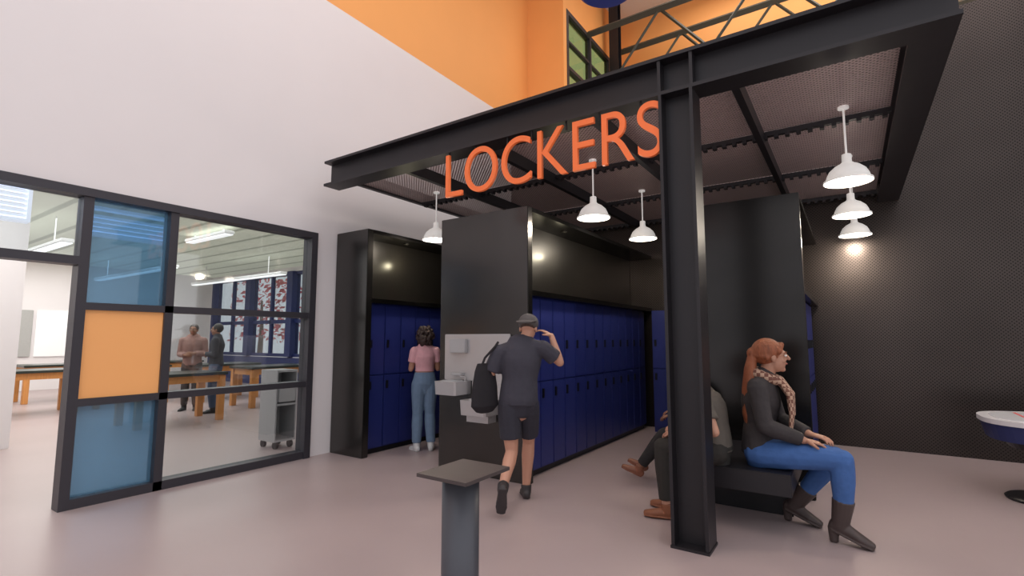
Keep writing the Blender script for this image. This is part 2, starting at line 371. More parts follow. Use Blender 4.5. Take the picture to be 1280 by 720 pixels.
# drinking fountains
f = empty('drinking_fountain', (-3.7, 4.66, .7), label='two level stainless drinking fountain with bottle filler on black panel', cat='drinking fountain')
box('back_plate', -4.1, -3.14, 4.635, 4.655, 1.06, 1.6, M_steelpl, f, bev=.006)
M_gp = mat('grey_plastic', (.42, .42, .43), .4, noise=.03)
box('bottle_filler', -3.98, -3.74, 4.58, 4.635, 1.38, 1.54, M_gp, f, bev=.006)
box('drip_ledge', -3.94, -3.78, 4.56, 4.635, 1.12, 1.15, M_gp, f, bev=.004)
for (a, bb, z0, z1) in ((-4.02, -3.70, .91, 1.06), (-3.64, -3.28, .71, .87)):
    bm = bmesh.new()
    prism(bm, [(a, 4.655), (bb, 4.655), (bb, 4.38), (bb-.02, 4.36), (a+.02, 4.36), (a, 4.38)], z0, z1, .96, ((a+bb)/2, 4.63))
    bs = obj('basin', bm, M_steelpl, f)
    bm = bmesh.new(); lathe(bm, [(0,.0),(.10,.0),(.11,.008),(.12,.008),(.125,0)], ((a+bb)/2, 4.50, z1+.001), 24); obj('bowl_rim', bm, M_gp, bs)
    bm = bmesh.new(); caps(bm, [((a+bb)/2+.1, 4.61, z1), ((a+bb)/2+.1, 4.61, z1+.04), ((a+bb)/2+.08, 4.56, z1+.05)], [(.01,.01)]*3); obj('spout', bm, M_steelpl, bs)
box('lower_cover', -3.64, -3.34, 4.5, 4.655, .62, .71, M_steelpl, f)
box('wall_cover', -3.66, -3.14, 4.62, 4.655, .87, 1.06, M_steelpl, f)

# foreground post
p = empty('bollard_post', (-1.38, 1.7, 0), label='dark grey round metal post with flat rectangular cap plate', cat='post')
M_post = mat('grey_steel', (.085, .088, .105), .42, .3, noise=.08, scale=5)
bm = bmesh.new(); lathe(bm, [(0,.015),(.078,.015),(.078,.982),(0,.982)], (-1.395, 1.69, 0), 48); o = obj('shaft', bm, M_post, p)
for pl_ in o.data.polygons: pl_.use_smooth = abs(pl_.normal.z) < .5
bm = bmesh.new(); bbox(bm, -1.515, -1.255, 1.55, 1.85, .984, .998)
obj('cap_plate', bm, mat('cap_steel', (.075, .06, .06), .5, .2, noise=.1), p)
bm = bmesh.new(); lathe(bm, [(0,0),(.13,0),(.13,.015),(0,.015)], (-1.395, 1.69, 0), 32); obj('base_plate', bm, M_post, p)

# game table
g = empty('game_table', (2.0, 6.95, 0), label='oval air hockey table with white top and navy sides', cat='game table')
def oval(cx, cy, a, b, n=48, e=.7):
    return [(cx+a*math.copysign(abs(math.cos(t))**e, math.cos(t)), cy+b*math.copysign(abs(math.sin(t))**e, math.sin(t))) for t in [2*math.pi*i/n for i in range(n)]]
gc = (2.0, 6.95)
bm = bmesh.new(); prism(bm, oval(*gc, .955, .575), .58, .735, .96, gc); obj('table_body', bm, M_navy, g)
bm = bmesh.new(); prism(bm, oval(*gc, .80, .45), .50, .58, .95, gc); obj('under_frame', bm, M_dark, g)
bm = bmesh.new(); prism(bm, oval(*gc, .97, .59), .735, .78); obj('rim', bm, mat('rim_w', (.7, .68, .7), .3, noise=.02), g)
bm = bmesh.new(); prism(bm, oval(*gc, .88, .5), .78, .785); obj('playing_surface', bm, mat('surf_w', (.85, .85, .88), .15, noise=.02), g)
M_red = mat('red_p', (.7, .04, .03), .4, noise=.02)
bm = bmesh.new(); lathe(bm, [(.2, 0), (.215, 0), (.215, .002), (.2, .002), (.2, 0)], (2.0, 6.95, .785), 40); obj('red_circle', bm, M_red, g)
box('red_line', 1.35, 1.37, 6.6, 7.3, .785, .787, M_red, g)
for x in (1.45, 2.55):
    bm = bmesh.new(); lathe(bm, [(0, .03), (.07, .03), (.06, .1), (.05, .5), (0, .5)], (x, 6.95, 0), 20); lg = obj('leg', bm, M_dark, g)
    bm = bmesh.new(); lathe(bm, [(0, .035), (.1, .05), (.26, .035), (.28, .02), (.27, 0), (0, 0)], (x, 6.95, 0), 28); obj('foot', bm, M_dark, lg)

# trusses / columns / duct above
def bar(bm, a, b, r):
    a = Vector(a); b = Vector(b); caps(bm, [a, b], [(r, r), (r, r)], None, n=4, ends=(False, False))
M_truss = mat('dark_green_steel', (.065, .065, .05), .5, .2, noise=.1)
for Y, z0, z1 in ((10.6, 7.6, 8.9), (12.4, 8.0, 9.3)):
    bm = bmesh.new(); bar(bm, (-4.2, Y, z0), (7.9, Y, z0), .08); bar(bm, (-4.9, Y, z1), (7.9, Y, z1), .09)
    x = -4.2; k = 0
    while x < 6.8:
        bar(bm, (x, Y, z0 if k % 2 == 0 else z1), (x+1.05, Y, z1 if k % 2 == 0 else z0), .035); x += 1.05; k += 1
    obj('roof_truss', bm, M_truss, label='dark steel open web roof truss with zigzag bars', cat='truss', group='roof trusses')
for (x, y, z1) in ((-4.72, 11.9, 10.5), (-3.9, 12.75, 8.25)):
    boxes('gallery_column', [(x-.12,x+.12,y-.12,y-.1,6.05,z1),(x-.12,x+.12,y+.1,y+.12,6.05,z1),(x-.01,x+.01,y-.1,y+.1,6.05,z1)], M_steel, label='dark steel column standing on the gallery level', cat='column')
bm = bmesh.new(); lathe(bm, [(0,0),(.42,0),(.47,.04),(.47,.28),(.42,.32),(.012,.32),(.012,3.37),(0,3.37)], (-2.95, 7.15, 7.13), 40)
obj('drum_pendant', bm, mat('blue_drum', (.02, .05, .3), .4, noise=.03), smooth=False, label='large navy blue drum pendant hanging from the high ceiling', cat='lamp')

# ---------------- classroom furniture ----------------
def table(x, y):
    t = empty('lab_table', (x, y, 0), label='wooden classroom lab table with black top', cat='table', group='classroom lab tables')
    box('table_top', x-.5, x+.5, y-.75, y+.75, .86, .91, M_ctop, t, bev=.008)
    boxes('apron', [(x-.44,x+.44,y-.7,y-.67,.73,.86),(x-.44,x+.44,y+.67,y+.7,.73,.86),(x-.44,x-.41,y-.67,y+.67,.73,.86),(x+.41,x+.44,y-.67,y+.67,.73,.86)], M_wood, t)
    for a in (-1, 1):
        for b_ in (-1, 1): box('leg', x+a*.41-.055, x+a*.41+.055, y+b_*.67-.055, y+b_*.67+.055, 0, .85, M_wood, t, bev=.006)
    return t
T0 = (-10.55, 4.35); t0 = table(*T0)
for x, y in ((-11.6, 6.9), (-13.6, 6.75), (-14.3, 4.9), (-16.7, 4.25), (-14.0, 3.1), (-16.4, 6.6)): copy_thing(t0, (x-T0[0], y-T0[1], 0))
cb = empty('storage_cart', (-6.95, 4.2, 0), label='pale grey wheeled storage cart with shelves beside the glass', cat='cart')
cy0, cy1 = 4.1, 4.42
boxes('cart_body', [(-7.15,-6.75,cy1-.02,cy1,.1,1.1),(-7.15,-6.75,cy0,cy0+.02,.1,1.1),(-7.15,-6.75,cy0+.02,cy1-.02,.1,.13),(-7.15,-6.75,cy0+.02,cy1-.02,1.07,1.1),(-7.15,-6.75,cy0+.02,cy1-.02,.6,.63),(-7.15,-7.13,cy0+.02,cy1-.02,.13,1.07)], M_cart, cb)
box('drawer', -6.77, -6.73, cy0+.03, cy1-.03, .65, .86, M_cart, cb, bev=.01)
for a in (-7.1, -6.8):
    for b_ in (cy0+.05, cy1-.05):
        bm = bmesh.new(); caps(bm, [(a, b_-.02, .05), (a, b_+.02, .05)], [(.05, .05)]*2, n=16, ends=(False, False)); obj('caster', bm, M_dark, cb)
M_led = mat('led', (1, 1, 1), .5, emit=1.1, noise=.01)
for x, y, z, hl in ((-11.6, 5.3, 3.72, .9), (-16.5, 5.6, 3.3, 2.6), (-14.5, 3.0, 3.3, 2.6), (-15.5, 7.9, 3.3, 2.6)):
    e = empty('linear_lamp', (x, y, z), label='slim white linear ceiling lamp in the classroom', cat='lamp', group='classroom linear lamps')
    box('housing', x-hl, x+hl, y-.1, y+.1, z+.02, z+.09, M_offw, e, bev=.01)
    box('diffuser', x-hl+.02, x+hl-.02, y-.08, y+.08, z, z+.02, M_led, e)
    for q in (-1, 1): box('hanger', x+q*hl*.7-.01, x+q*hl*.7+.01, y-.01, y+.01, z+.09, 3.9, M_offw, e)
M_louv = mat('louvre_white_glow', (.75, .80, .92), .5, noise=.02, emit=.75)  # glow put into the white so the slats show through blue glass
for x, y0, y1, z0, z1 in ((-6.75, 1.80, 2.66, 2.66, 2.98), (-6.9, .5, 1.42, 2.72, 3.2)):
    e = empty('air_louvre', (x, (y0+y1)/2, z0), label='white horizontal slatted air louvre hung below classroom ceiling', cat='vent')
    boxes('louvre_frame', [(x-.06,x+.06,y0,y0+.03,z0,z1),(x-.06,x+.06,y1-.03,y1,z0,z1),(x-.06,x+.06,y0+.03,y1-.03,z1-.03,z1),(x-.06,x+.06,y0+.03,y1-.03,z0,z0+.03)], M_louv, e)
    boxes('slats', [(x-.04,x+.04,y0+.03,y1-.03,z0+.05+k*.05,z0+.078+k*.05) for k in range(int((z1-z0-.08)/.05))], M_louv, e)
    for yy in (y0+.06, y1-.06): box('hanger', x-.01, x+.01, yy-.01, yy+.01, z1, 3.9, M_louv, e)

# trees outside
def tree(x, y, h, col, nm, label, emit=0, rr=.3):
    t = empty('tree', (x, y, 0), label=label, cat='tree')
    bm = bmesh.new(); caps(bm, [(x, y, 0), (x+.1, y, h*.4), (x, y, h*.7)], [(.15, .15), (.1, .1), (.05, .05)]); obj('trunk', bm, mat('bark', (.12, .08, .05), .9, noise=.3), t)
    bm = bmesh.new()
    for i in range(420):
        a = random.uniform(0, 6.28); r = random.uniform(0, 1)**.5*h*rr; z = h*.3+random.random()*h*.65
        s = random.uniform(.06, .16); c = V(x+r*math.cos(a), y+r*math.sin(a), z)
        n = V(random.uniform(-1, 1), random.uniform(-1, 1), random.uniform(-1, 1)).normalized(); u = n.orthogonal().normalized(); w_ = n.cross(u)
        bm.faces.new([bm.verts.new(c+u*s), bm.verts.new(c+w_*s*.6), bm.verts.new(c-u*s), bm.verts.new(c-w_*s*.6)])
    obj('foliage', bm, mat(nm, col, .8, noise=.3), t)
tree(-19.5, 13.2, 4.6, (.65, .12, .14), 'red_leaf', 'small tree with red autumn leaves outside the windows')
tree(-24.0, 13.6, 4.8, (.65, .12, .14), 'red_leaf', 'small tree with red autumn leaves outside the windows')
tree(-8.6, 13.2, 11, (.16, .26, .04), 'green_leaf', 'tall leafy green tree outside the upper window', rr=.16)
tree(-8.2, 18.2, 12, (.16, .26, .04), 'green_leaf', 'tall leafy green tree outside the upper window', rr=.16)

# ---------------- people ----------------
def interp(T, t):
    if t <= T[0][0]: return T[0][1]
    for (a, x), (b, y) in zip(T, T[1:]):
        if t <= b: return x+(y-x)*(t-a)/(b-a)
    return T[-1][1]
TX = {'m': [(-.16,.11),(0,.158),(.2,.15),(.4,.138),(.7,.17),(.88,.17),(1,.10)], 'f': [(-.16,.12),(0,.165),(.2,.145),(.4,.118),(.7,.142),(.88,.14),(1,.085)]}
TY = {'m': [(-.16,.08),(0,.112),(.2,.105),(.4,.1),(.7,.118),(.88,.095),(1,.065)], 'f': [(-.16,.08),(0,.115),(.2,.1),(.4,.085),(.7,.12),(.88,.085),(1,.06)]}
ARM = [(0,.055),(.3,.048),(1,.038),(1.25,.04),(2,.026)]
LEG = [(0,.092),(.2,.092),(.6,.074),(1,.056),(1.3,.06),(1.6,.048),(2,.036)]
def torso(bm, P, e=0, t0=-.16, t1=1.0, ends=(True, True)):
    J = P['J']; S = P['S']; g = P['sex']
    pel = (J['hR']+J['hL'])/2; nk = J['nk']
    mid = P.get('mid') or (pel+nk)/2
    pts, rad, sd = [], [], []
    for i in range(13):
        t = t0+(t1-t0)*i/12
        c = pel*(1-t)**2+mid*2*t*(1-t)*1.0+nk*t*t if 0 <= t <= 1 else pel+(nk-pel)*t
        pts.append(c); rad.append(((interp(TX[g], t)*S+e), (interp(TY[g], t)*S+e)))
        tt = max(0, min(1, t)); sd.append(((J['hR']-J['hL']).normalized()*(1-tt)+(J['sR']-J['sL']).normalized()*tt).normalized())
    caps(bm, pts, rad, sd, n=20, ends=ends)
def limb(bm, A, B, C, T, S, e=0, t0=0, t1=2, flare=0, ends=(True, True)):
    pts, rad = [], []
    N = 14
    ts = sorted(set([t0+(t1-t0)*i/N for i in range(N+1)]))
    for t in ts:
        pts.append(A+(B-A)*t if t <= 1 else B+(C-B)*(t-1))
        r = interp(T, t)*S+e+flare*(t-t0)/(t1-t0); rad.append((r, r))
    i1 = [i for i, t in enumerate(ts) if t <= 1.0001]; i2 = [i for i, t in enumerate(ts) if t >= .9999]
    if len(i2) < 2 or len(i1) < 2: caps(bm, pts, rad, None, ends=ends); return
    rb = interp(T, 1)*S+e+flare*(1-t0)/(t1-t0)
    p1 = [pts[i] for i in i1 if ts[i] < .999]+[B]; r1 = [rad[i] for i in i1 if ts[i] < .999]+[(rb, rb)]
    p2 = [B]+[pts[i] for i in i2 if ts[i] > 1.001]; r2 = [(rb, rb)]+[rad[i] for i in i2 if ts[i] > 1.001]
    caps(bm, p1, r1, None, ends=(ends[0], True)); caps(bm, p2, r2, None, ends=(True, ends[1]))
def hand(bm, wr, d, nrm, ts, curl, S):
    d = d.normalized(); nrm = (nrm-d*nrm.dot(d)).normalized(); sd = d.cross(nrm)*ts
    caps(bm, [wr, wr+d*.045*S, wr+d*.085*S], [(.026*S,.02*S), (.038*S,.017*S), (.04*S,.013*S)], sd)
    for k, (o, L) in enumerate(((.031,.072),(.0105,.08),(-.0105,.074),(-.031,.058))):
        p = wr+d*.082*S+sd*o*S; a = 0; pts = [p-d*.02*S, p]; dd = (d+sd*o*2.2).normalized()
        for q, fr in enumerate((.45, .3, .25)):
            a += curl*(.6 if q == 0 else .9)
            p = p+(dd*math.cos(a)+nrm*math.sin(a))*L*fr*S; pts.append(p)
        caps(bm, pts, [(.0095*S,)*2, (.0092*S,)*2, (.0088*S,)*2, (.008*S,)*2, (.0068*S,)*2], sd, n=8)
    b = wr+d*.02*S+sd*.028*S; p1 = b+(d*.55+sd*.75+nrm*.25).normalized()*.042*S; p2 = p1+(d*.8+sd*.35+nrm*.4).normalized()*.032*S
    caps(bm, [b, p1, p2], [(.015*S,)*2, (.0115*S,)*2, (.009*S,)*2], nrm, n=8)
def finish(bm, name, m, vox, origin, parent=None, sm=3, **k):
    bmesh.ops.recalc_face_normals(bm, faces=bm.faces)
    me = bpy.data.meshes.new(name); bm.to_mesh(me); bm.free()
    o = bpy.data.objects.new(name, me); COL.objects.link(o)
    r = o.modifiers.new('r', 'REMESH'); r.mode = 'VOXEL'; r.voxel_size = vox
    s = o.modifiers.new('s', 'SMOOTH'); s.factor = .5; s.iterations = sm
    bpy.context.view_layer.update()
    dg = bpy.context.evaluated_depsgraph_get()
    nm = bpy.data.meshes.new_from_object(o.evaluated_get(dg)); o.modifiers.clear(); o.data = nm
    nm.name = name
    nm.transform(Matrix.Translation(-Vector(origin))); o.location = origin
    nm.materials.clear(); nm.materials.append(m)
    for p in nm.polygons: p.use_smooth = True
    if parent: setp(o, parent)
    return tag(o, **k)
def headaxes(P):
    hf = P['face'].normalized(); up = P.get('hup', V(0, 0, 1)); hr = hf.cross(up).normalized(); hu = hr.cross(hf).normalized()
    return hr, hf, hu
def person(P, label, vox=.006):
    J = P['J']; S = P['S']; hr, hf, hu = headaxes(P); hd = J['hd']; ax = (hr, hf, hu); O = P['o']
    bm = bmesh.new(); torso(bm, P)
    caps(bm, [J['sR'], J['nk']-V(0,0,.02)*S, J['sL']], [(.05*S,)*2, (.062*S,)*2, (.05*S,)*2], V(0, 0, 1))
    for s in 'RL':
        limb(bm, J['s'+s], J['e'+s], J['w'+s], ARM, S)
        limb(bm, J['h'+s], J['k'+s], J['a'+s], LEG, S)
        fd = P['foot'+s].normalized(); a = J['a'+s]; fu = V(0, 0, 1)
        fu = P.get('fu'+s, fu)
        caps(bm, [a-fu*.03*S-fd*.03*S, a+fd*.06*S-fu*.04*S, a+fd*.14*S-fu*.055*S], [(.03*S,.03*S),(.033*S,.028*S),(.035*S,.016*S)], fd.cross(fu))
        if 'hand'+s in P:
            d, n, c = P['hand'+s]; hand(bm, J['w'+s], d, n, P.get('ts'+s, 1), c, S)
    def E(a, b, c, rx, ry, rz): ell(bm, hd+(hr*a+hf*b+hu*c)*S, rx*S, ry*S, rz*S, ax)
    E(0,-.012,.025,.074,.092,.086); E(0,.018,-.035,.06,.07,.076); E(0,.06,-.092,.024,.02,.018); E(0,.074,.03,.045,.016,.01)
    for q in (-1, 1): E(q*.075,-.01,-.008,.01,.018,.03); E(q*.035,.055,-.03,.022,.02,.022)
    caps(bm, [hd+(hf*.088+hu*.018)*S, hd+(hf*.108-hu*.018)*S], [(.008*S,)*2, (.013*S,)*2])
    caps(bm, [J['nk']-V(0,0,.03)*S, hd-hu*.05*S-hf*.02*S], [(.056*S,)*2, (.05*S,)*2])
    body = finish(bm, 'person', P['skin'], vox*S, O, label=label, cat='person')
    if 'grp' in P: body['group'] = P['grp']
    def part(fn, name, m, v=.009, sm=3, lab=None):
        b2 = bmesh.new(); fn(b2); o = finish(b2, name, m, v*S, O, body, sm)
        if lab: o['label'] = lab
        return o
    for q in (-1, 1):
        b2 = bmesh.new(); ell(b2, hd+(hf*.08+hr*.03*q+hu*.006)*S, .013*S, .01*S, .008*S, ax, 10); ew = obj('eye', b2, mat('eye_white', (.8, .78, .75), .3, noise=.01), body, smooth=True)
        b2 = bmesh.new(); ell(b2, hd+(hf*.0875+hr*.03*q+hu*.006)*S, .006*S, .004*S, .006*S, ax, 8); obj('iris', b2, mat('iris', (.04, .02, .01), .2, noise=.01), ew, smooth=True)
        b2 = bmesh.new(); ell(b2, hd+(hf*.086+hr*.03*q+hu*.03)*S, .02*S, .006*S, .004*S, ax, 8); obj('eyebrow', b2, P['haircol'], body, smooth=True)
    b2 = bmesh.new(); ell(b2, hd+(hf*.084-hu*.052)*S, .024*S, .01*S, .008*S, ax, 10); obj('mouth', b2, mat('lips', (.42, .13, .11), .5, noise=.05), body, smooth=True)
    return body, part
def shoes(P, part, m, boot=0, name='shoe'):
    J = P['J']; S = P['S']
    for s in 'RL':
        fd = P['foot'+s].normalized(); a = J['a'+s]; fu = P.get('fu'+s, V(0, 0, 1)).normalized(); sd = fd.cross(fu)
        def fn(b):
            caps(b, [a-fd*.04*S-fu*.045*S, a+fd*.03*S-fu*.045*S, a+fd*.11*S-fu*.057*S, a+fd*.17*S-fu*.063*S], [(.038*S,.04*S),(.04*S,.042*S),(.048*S,.03*S),(.036*S,.022*S)], sd, n=16)
            caps(b, [a-fd*.05*S-fu*.078*S, a+fd*.03*S-fu*.08*S, a+fd*.12*S-fu*.08*S, a+fd*.18*S-fu*.08*S], [(.036*S,.01*S),(.04*S,.01*S),(.051*S,.01*S),(.038*S,.01*S)], sd, n=16)
            caps(b, [a-fd*.012*S-fu*.04*S, a+(J['k'+s]-a).normalized()*(.03+boot)*S], [(.046*S,.05*S), (.05*S,.052*S) if not boot else (.062*S,.066*S)], sd, n=16, ends=(True, False))
            if boot:
                h0 = a-fd*.045*S-fu*.06*S; h1 = V(h0.x, h0.y, .006)
                caps(b, [h0, h1], [(.032*S,.034*S), (.026*S,.026*S)], sd, ends=(False, False))
        part(fn, name, m, .006, 2)
def cloth(name, col, n=.18): return mat(name, col, .85, noise=n, scale=14, bump=.6, bscale=22)
def hairm(name, col): return mat(name, col, .55, noise=.6, scale=60, bump=.9, bscale=70, stretch=(1, 1, .18))

skinA = mat('skin_a', (.56, .29, .20), .5, noise=.06, scale=8)
skinB = mat('skin_b', (.28, .13, .08), .5, noise=.06, scale=8)
skinC = mat('skin_c', (.47, .24, .16), .5, noise=.06, scale=8)
UP = V(0, 0, 1)

def frame(base, F):
    F = Vector(F).normalized(); F = V(F.x, F.y, 0); R = V(F.y, -F.x, 0); base = Vector(base)
    return (lambda a, b, z: base+R*a+F*b+UP*z), R, F

# --- walking man
W, R, F = frame((-2.67, 3.97, 0), (-.558, .83))
P = dict(S=1.04, sex='m', o=W(.05, 0, 0), face=(F+R*.25-UP*.4).normalized(), skin=skinA, J=dict(
    hR=W(.155, .03, .95), hL=W(-.03, 0, .95), kR=W(.165, .24, .55), kL=W(.0, .02, .50), aR=W(.14, .30, .095), aL=W(-.08, -.26, .25),
    sR=W(.295, 0, 1.46), sL=W(-.12, -.02, 1.42), nk=W(.095, .03, 1.515), hd=W(.16, .08, 1.645),
    eR=W(.46, .06, 1.32), wR=W(.385, .12, 1.575), eL=W(-.22, .0, 1.16), wL=W(-.21, .2, 1.05)),
    footR=(F-R*.1), footL=(F*.35-R*.08-UP*.93), haircol=hairm('hair_brown', (.06, .03, .02)),
    handR=(-R*.80+UP*.5+F*.1, (-UP*.5-R*.3+F*.1), .45), handL=(F*.8-UP*.3, R, 1.2), tsR=1, tsL=-1)
P['fuL'] = (UP*.35+F*.93)
body, part = person(P, 'person walking in dark t-shirt and shorts touching a backward cap')
J = P['J']; S = P['S']
navy = cloth('slate_tshirt', (.045, .043, .06)); shortm = cloth('slate_shorts', (.03, .029, .042))
def fn(b):
    torso(b, P, .024, -.04, .97, (False, True))
    caps(b, [J['sR'], J['nk']-UP*.03, J['sL']], [(.07,.07), (.075,.07), (.07,.07)], UP)
    for s in 'RL': limb(b, J['s'+s], J['e'+s], J['w'+s], ARM, S, .018, 0, .68, .02, (True, False))
part(fn, 't_shirt', navy)
def fn(b):
    torso(b, P, .012, -.10, .08, (True, False))
    limb(b, J['hR'], J['kR'], J['aR'], LEG, S, .006, 0, .80, .026, (True, False))
    limb(b, J['hL'], J['kL'], J['aL'], LEG, S, .006, 0, .72, .026, (True, False))
part(fn, 'shorts', shortm, .007, 2)
shoes(P, part, mat('dark_sandal', (.035, .03, .032), .5, noise=.1))
hr, hf, hu = headaxes(P); hd = J['hd']
part(lambda b: ell(b, hd+(hu*.02-hf*.02)*S, .079*S, .09*S, .06*S, (hr, hf, hu)), 'hair', P['haircol'], .006, 1)
capg = cloth('grey_cap', (.11, .10, .10))
def fn(b):
    ell(b, hd+(hu*.05-hf*.012)*S, .095*S, .11*S, .085*S, (hr, hf, hu), 20)
    caps(b, [hd+(-hf*.07+hu*.04)*S, hd+(-hf*.13+hu*.02)*S, hd+(-hf*.20-hu*.02)*S], [(.09*S,.009*S), (.094*S,.009*S), (.07*S,.009*S)], hr, n=20)
    ell(b, hd+(hu*.135-hf*.012)*S, .012, .012, .008)
part(fn, 'cap', capg, .005, 1, 'grey baseball cap worn backwards')
bg = empty('tote_bag', W(-.30, -.06, .90), label='black tote bag hanging from the walking person\'s shoulder', cat='bag')
cc = W(-.25, -.06, .05)
M_can = cloth('black_canvas', (.014, .012, .016))
bm = bmesh.new()
caps(bm, [cc+UP*.85, cc+UP*.88, cc+UP*1.05, cc+UP*1.2, cc+UP*1.27], [(.12,.04), (.15,.055), (.14,.05), (.115,.03), (.09,.014)], (R*.75+F*.6), n=24, ends=(True, False))
finish(bm, 'bag_body', M_can, .007, W(-.3, -.06, .90), bg)
for q in (-.05, .06):
    bm = bmesh.new(); o_ = (R*.75+F*.6)*q
    tube(bm, [cc+o_+UP*1.22, cc+o_*.8+R*.03+UP*1.32, W(-.155, -.02+q, 1.475), W(-.13, .0+q*.5, 1.515)], .011); obj('strap', bm, M_can, bg)

# --- standing person in pink
W, R, F = frame((-5.02, 5.26, 0), (-.80, .60))
P = dict(S=.97, sex='f', o=W(0, 0, 0), face=(F-UP*.25).normalized(), skin=skinC, J=dict(
    hR=W(.08, 0, .92), hL=W(-.08, 0, .92), kR=W(.085, .03, .50), kL=W(-.085, .02, .50), aR=W(.10, -.02, .085), aL=W(-.10, -.01, .085),
    sR=W(.15, -.01, 1.37), sL=W(-.15, -.01, 1.37), nk=W(0, 0, 1.45), hd=W(0, .03, 1.58),
    eR=W(.19, .03, 1.12), wR=W(.11, .22, 1.22), eL=W(-.19, .03, 1.12), wL=W(-.11, .22, 1.22)),
    footR=(F+R*.3), footL=(F-R*.3), haircol=hairm('hair_dark', (.035, .018, .015)),
    handR=(F*.7-R*.5+UP*.2, -R, .8), handL=(F*.7+R*.5+UP*.2, R, .8), tsR=1, tsL=-1)
body, part = person(P, 'person in pink cropped top and blue jeans facing the lockers')
J = P['J']; S = P['S']; hr, hf, hu = headaxes(P); hd = J['hd']
def fn(b):
    torso(b, P, .014, .32, .97, (False, True))
    caps(b, [J['sR'], J['nk']-UP*.035, J['sL']], [(.06,.06), (.062,.062), (.06,.06)], UP)
    for s in 'RL': limb(b, J['s'+s], J['e'+s], J['w'+s], ARM, S, .014, 0, .6, .008, (True, False))
part(fn, 'cropped_top', cloth('pink_cloth', (.75, .40, .44)))
def fn(b):
    torso(b, P, .012, -.16, .3, (True, False))
    for s in 'RL': limb(b, J['h'+s], J['k'+s], J['a'+s], LEG, S, .014, 0, 1.93, .012, (True, False))
part(fn, 'jeans', cloth('light_denim', (.16, .24, .36)))
shoes(P, part, mat('white_shoe', (.7, .7, .7), .5, noise=.05), name='sneaker')
def fn(b):
    rnd = random.Random(3)
    ell(b, hd+(hu*.03-hf*.03)*S, .10*S, .10*S, .105*S, (hr, hf, hu), 20)
    for i in range(90):
        a = rnd.uniform(0, 6.28); z = rnd.uniform(-1.0, .95)
        d = V(math.cos(a)*math.sqrt(max(0, 1-z*z*.8)), math.sin(a)*math.sqrt(max(0, 1-z*z*.8)), z)
        if d.y > .35 and d.z < .45: continue
        c_ = hd+(hr*d.x*.115+hf*(d.y*.105-.04)+hu*(d.z*.13-.01))*S; ell(b, c_, .03*S, .03*S, .034*S, None, 8)
part(fn, 'hair', P['haircol'], .007, 1)

# --- seated person facing the game area
W, R, F = frame((-.68, 4.78, 0), (1, 0))   # R = -Y
P = dict(S=1.17, sex='f', o=W(.0, .1, 0), face=(F*.97-R*.35+UP*.05).normalized(), skin=skinC, J=dict(
    hR=W(.10, .0, .61), hL=W(-.10, 0, .61), kR=W(.12, .575, .63), kL=W(-.14, .52, .60), aR=W(.08, .56, .165), aL=W(-.24, .22, .165),
    sR=W(.19, .02, 1.15), sL=W(-.19, .04, 1.15), nk=W(0, .05, 1.235), hd=W(0, .12, 1.395),
    eR=W(.24, .07, .85), wR=W(.13, .33, .75), eL=W(-.23, .12, .85), wL=W(-.06, .36, .77)),
    footR=(F+R*.12-UP*.33), footL=(F+R*.2-UP*.33), fuR=(UP+F*.33), fuL=(UP+F*.33), haircol=hairm('hair_auburn', (.27, .08, .032)),
    handR=(F*.9-R*.25-UP*.15, -UP, .5), handL=(F*.9+R*.3-UP*.1, -UP, .5), tsR=-1, tsL=1)
P['mid'] = W(0, -.02, .9)
body, part = person(P, 'person with long auburn hair sitting on bench in jeans and boots')
J = P['J']; S = P['S']; hr, hf, hu = headaxes(P); hd = J['hd']
sw = cloth('black_knit', (.04, .034, .036), .3)
def fn(b):
    torso(b, P, .02, -.02, .98, (False, True))
    caps(b, [J['sR'], J['nk']-UP*.04, J['sL']], [(.07,.07), (.08,.075), (.07,.07)], UP)
    for s in 'RL': limb(b, J['s'+s], J['e'+s], J['w'+s], ARM, S, .018, 0, 1.92, .004, (True, False))
part(fn, 'sweater', sw)
def fn(b):
    torso(b, P, .012, -.16, .1, (True, False))
    for s in 'RL': limb(b, J['h'+s], J['k'+s], J['a'+s], LEG, S, .012, 0, 1.72, .004, (True, False))
part(fn, 'jeans', cloth('blue_denim', (.05, .13, .36)))
shoes(P, part, mat('black_boot', (.06, .042, .04), .5, noise=.15), boot=.11, name='ankle_boot')
def fn(b):
    A3 = (hr, hf, hu)
    ell(b, hd+(hu*.04-hf*.035)*S, .088*S, .105*S, .098*S, A3, 20)
    ell(b, hd+(hu*.03-hf*.13)*S, .04*S, .04*S, .045*S, A3, 14)
    rnd = random.Random(5)
    for k in range(14):
        a = 6.283*k/14; cx, cy = math.cos(a), math.sin(a)
        L = .56+rnd.uniform(0, .12)
        p0 = hd+(hr*cx*.02+hf*(-.13+cy*.015)+hu*.03)*S; p1 = hd+(hr*cx*.04+hf*(-.155+cy*.02)-hu*.08)*S; p2 = hd+(hr*cx*.055+hf*(-.175+cy*.025)-hu*.22)*S
        p3 = hd+(hr*cx*.055+hf*(-.19+cy*.02+rnd.uniform(-.01,.01))-hu*.4)*S; p4 = hd+(hr*cx*.02+hf*(-.19)-hu*L)*S
        caps(b, [p0, p1, p2, p3, p4], [(.016*S,)*2, (.022*S,)*2, (.024*S,)*2, (.020*S,)*2, (.007*S,)*2], n=8)
    for q in (-1, 1):
        caps(b, [hd+(hr*q*.03+hf*.06+hu*.085)*S, hd+(hr*q*.070+hf*.03+hu*.035)*S, hd+(hr*q*.075-hf*.05+hu*.0)*S, hd+(hr*q*.03-hf*.12+hu*.02)*S], [(.02*S,)*2, (.022*S,)*2, (.024*S,)*2, (.02*S,)*2], n=8)
part(fn, 'hair', P['haircol'], .006, 1)
pl = plaidmat()
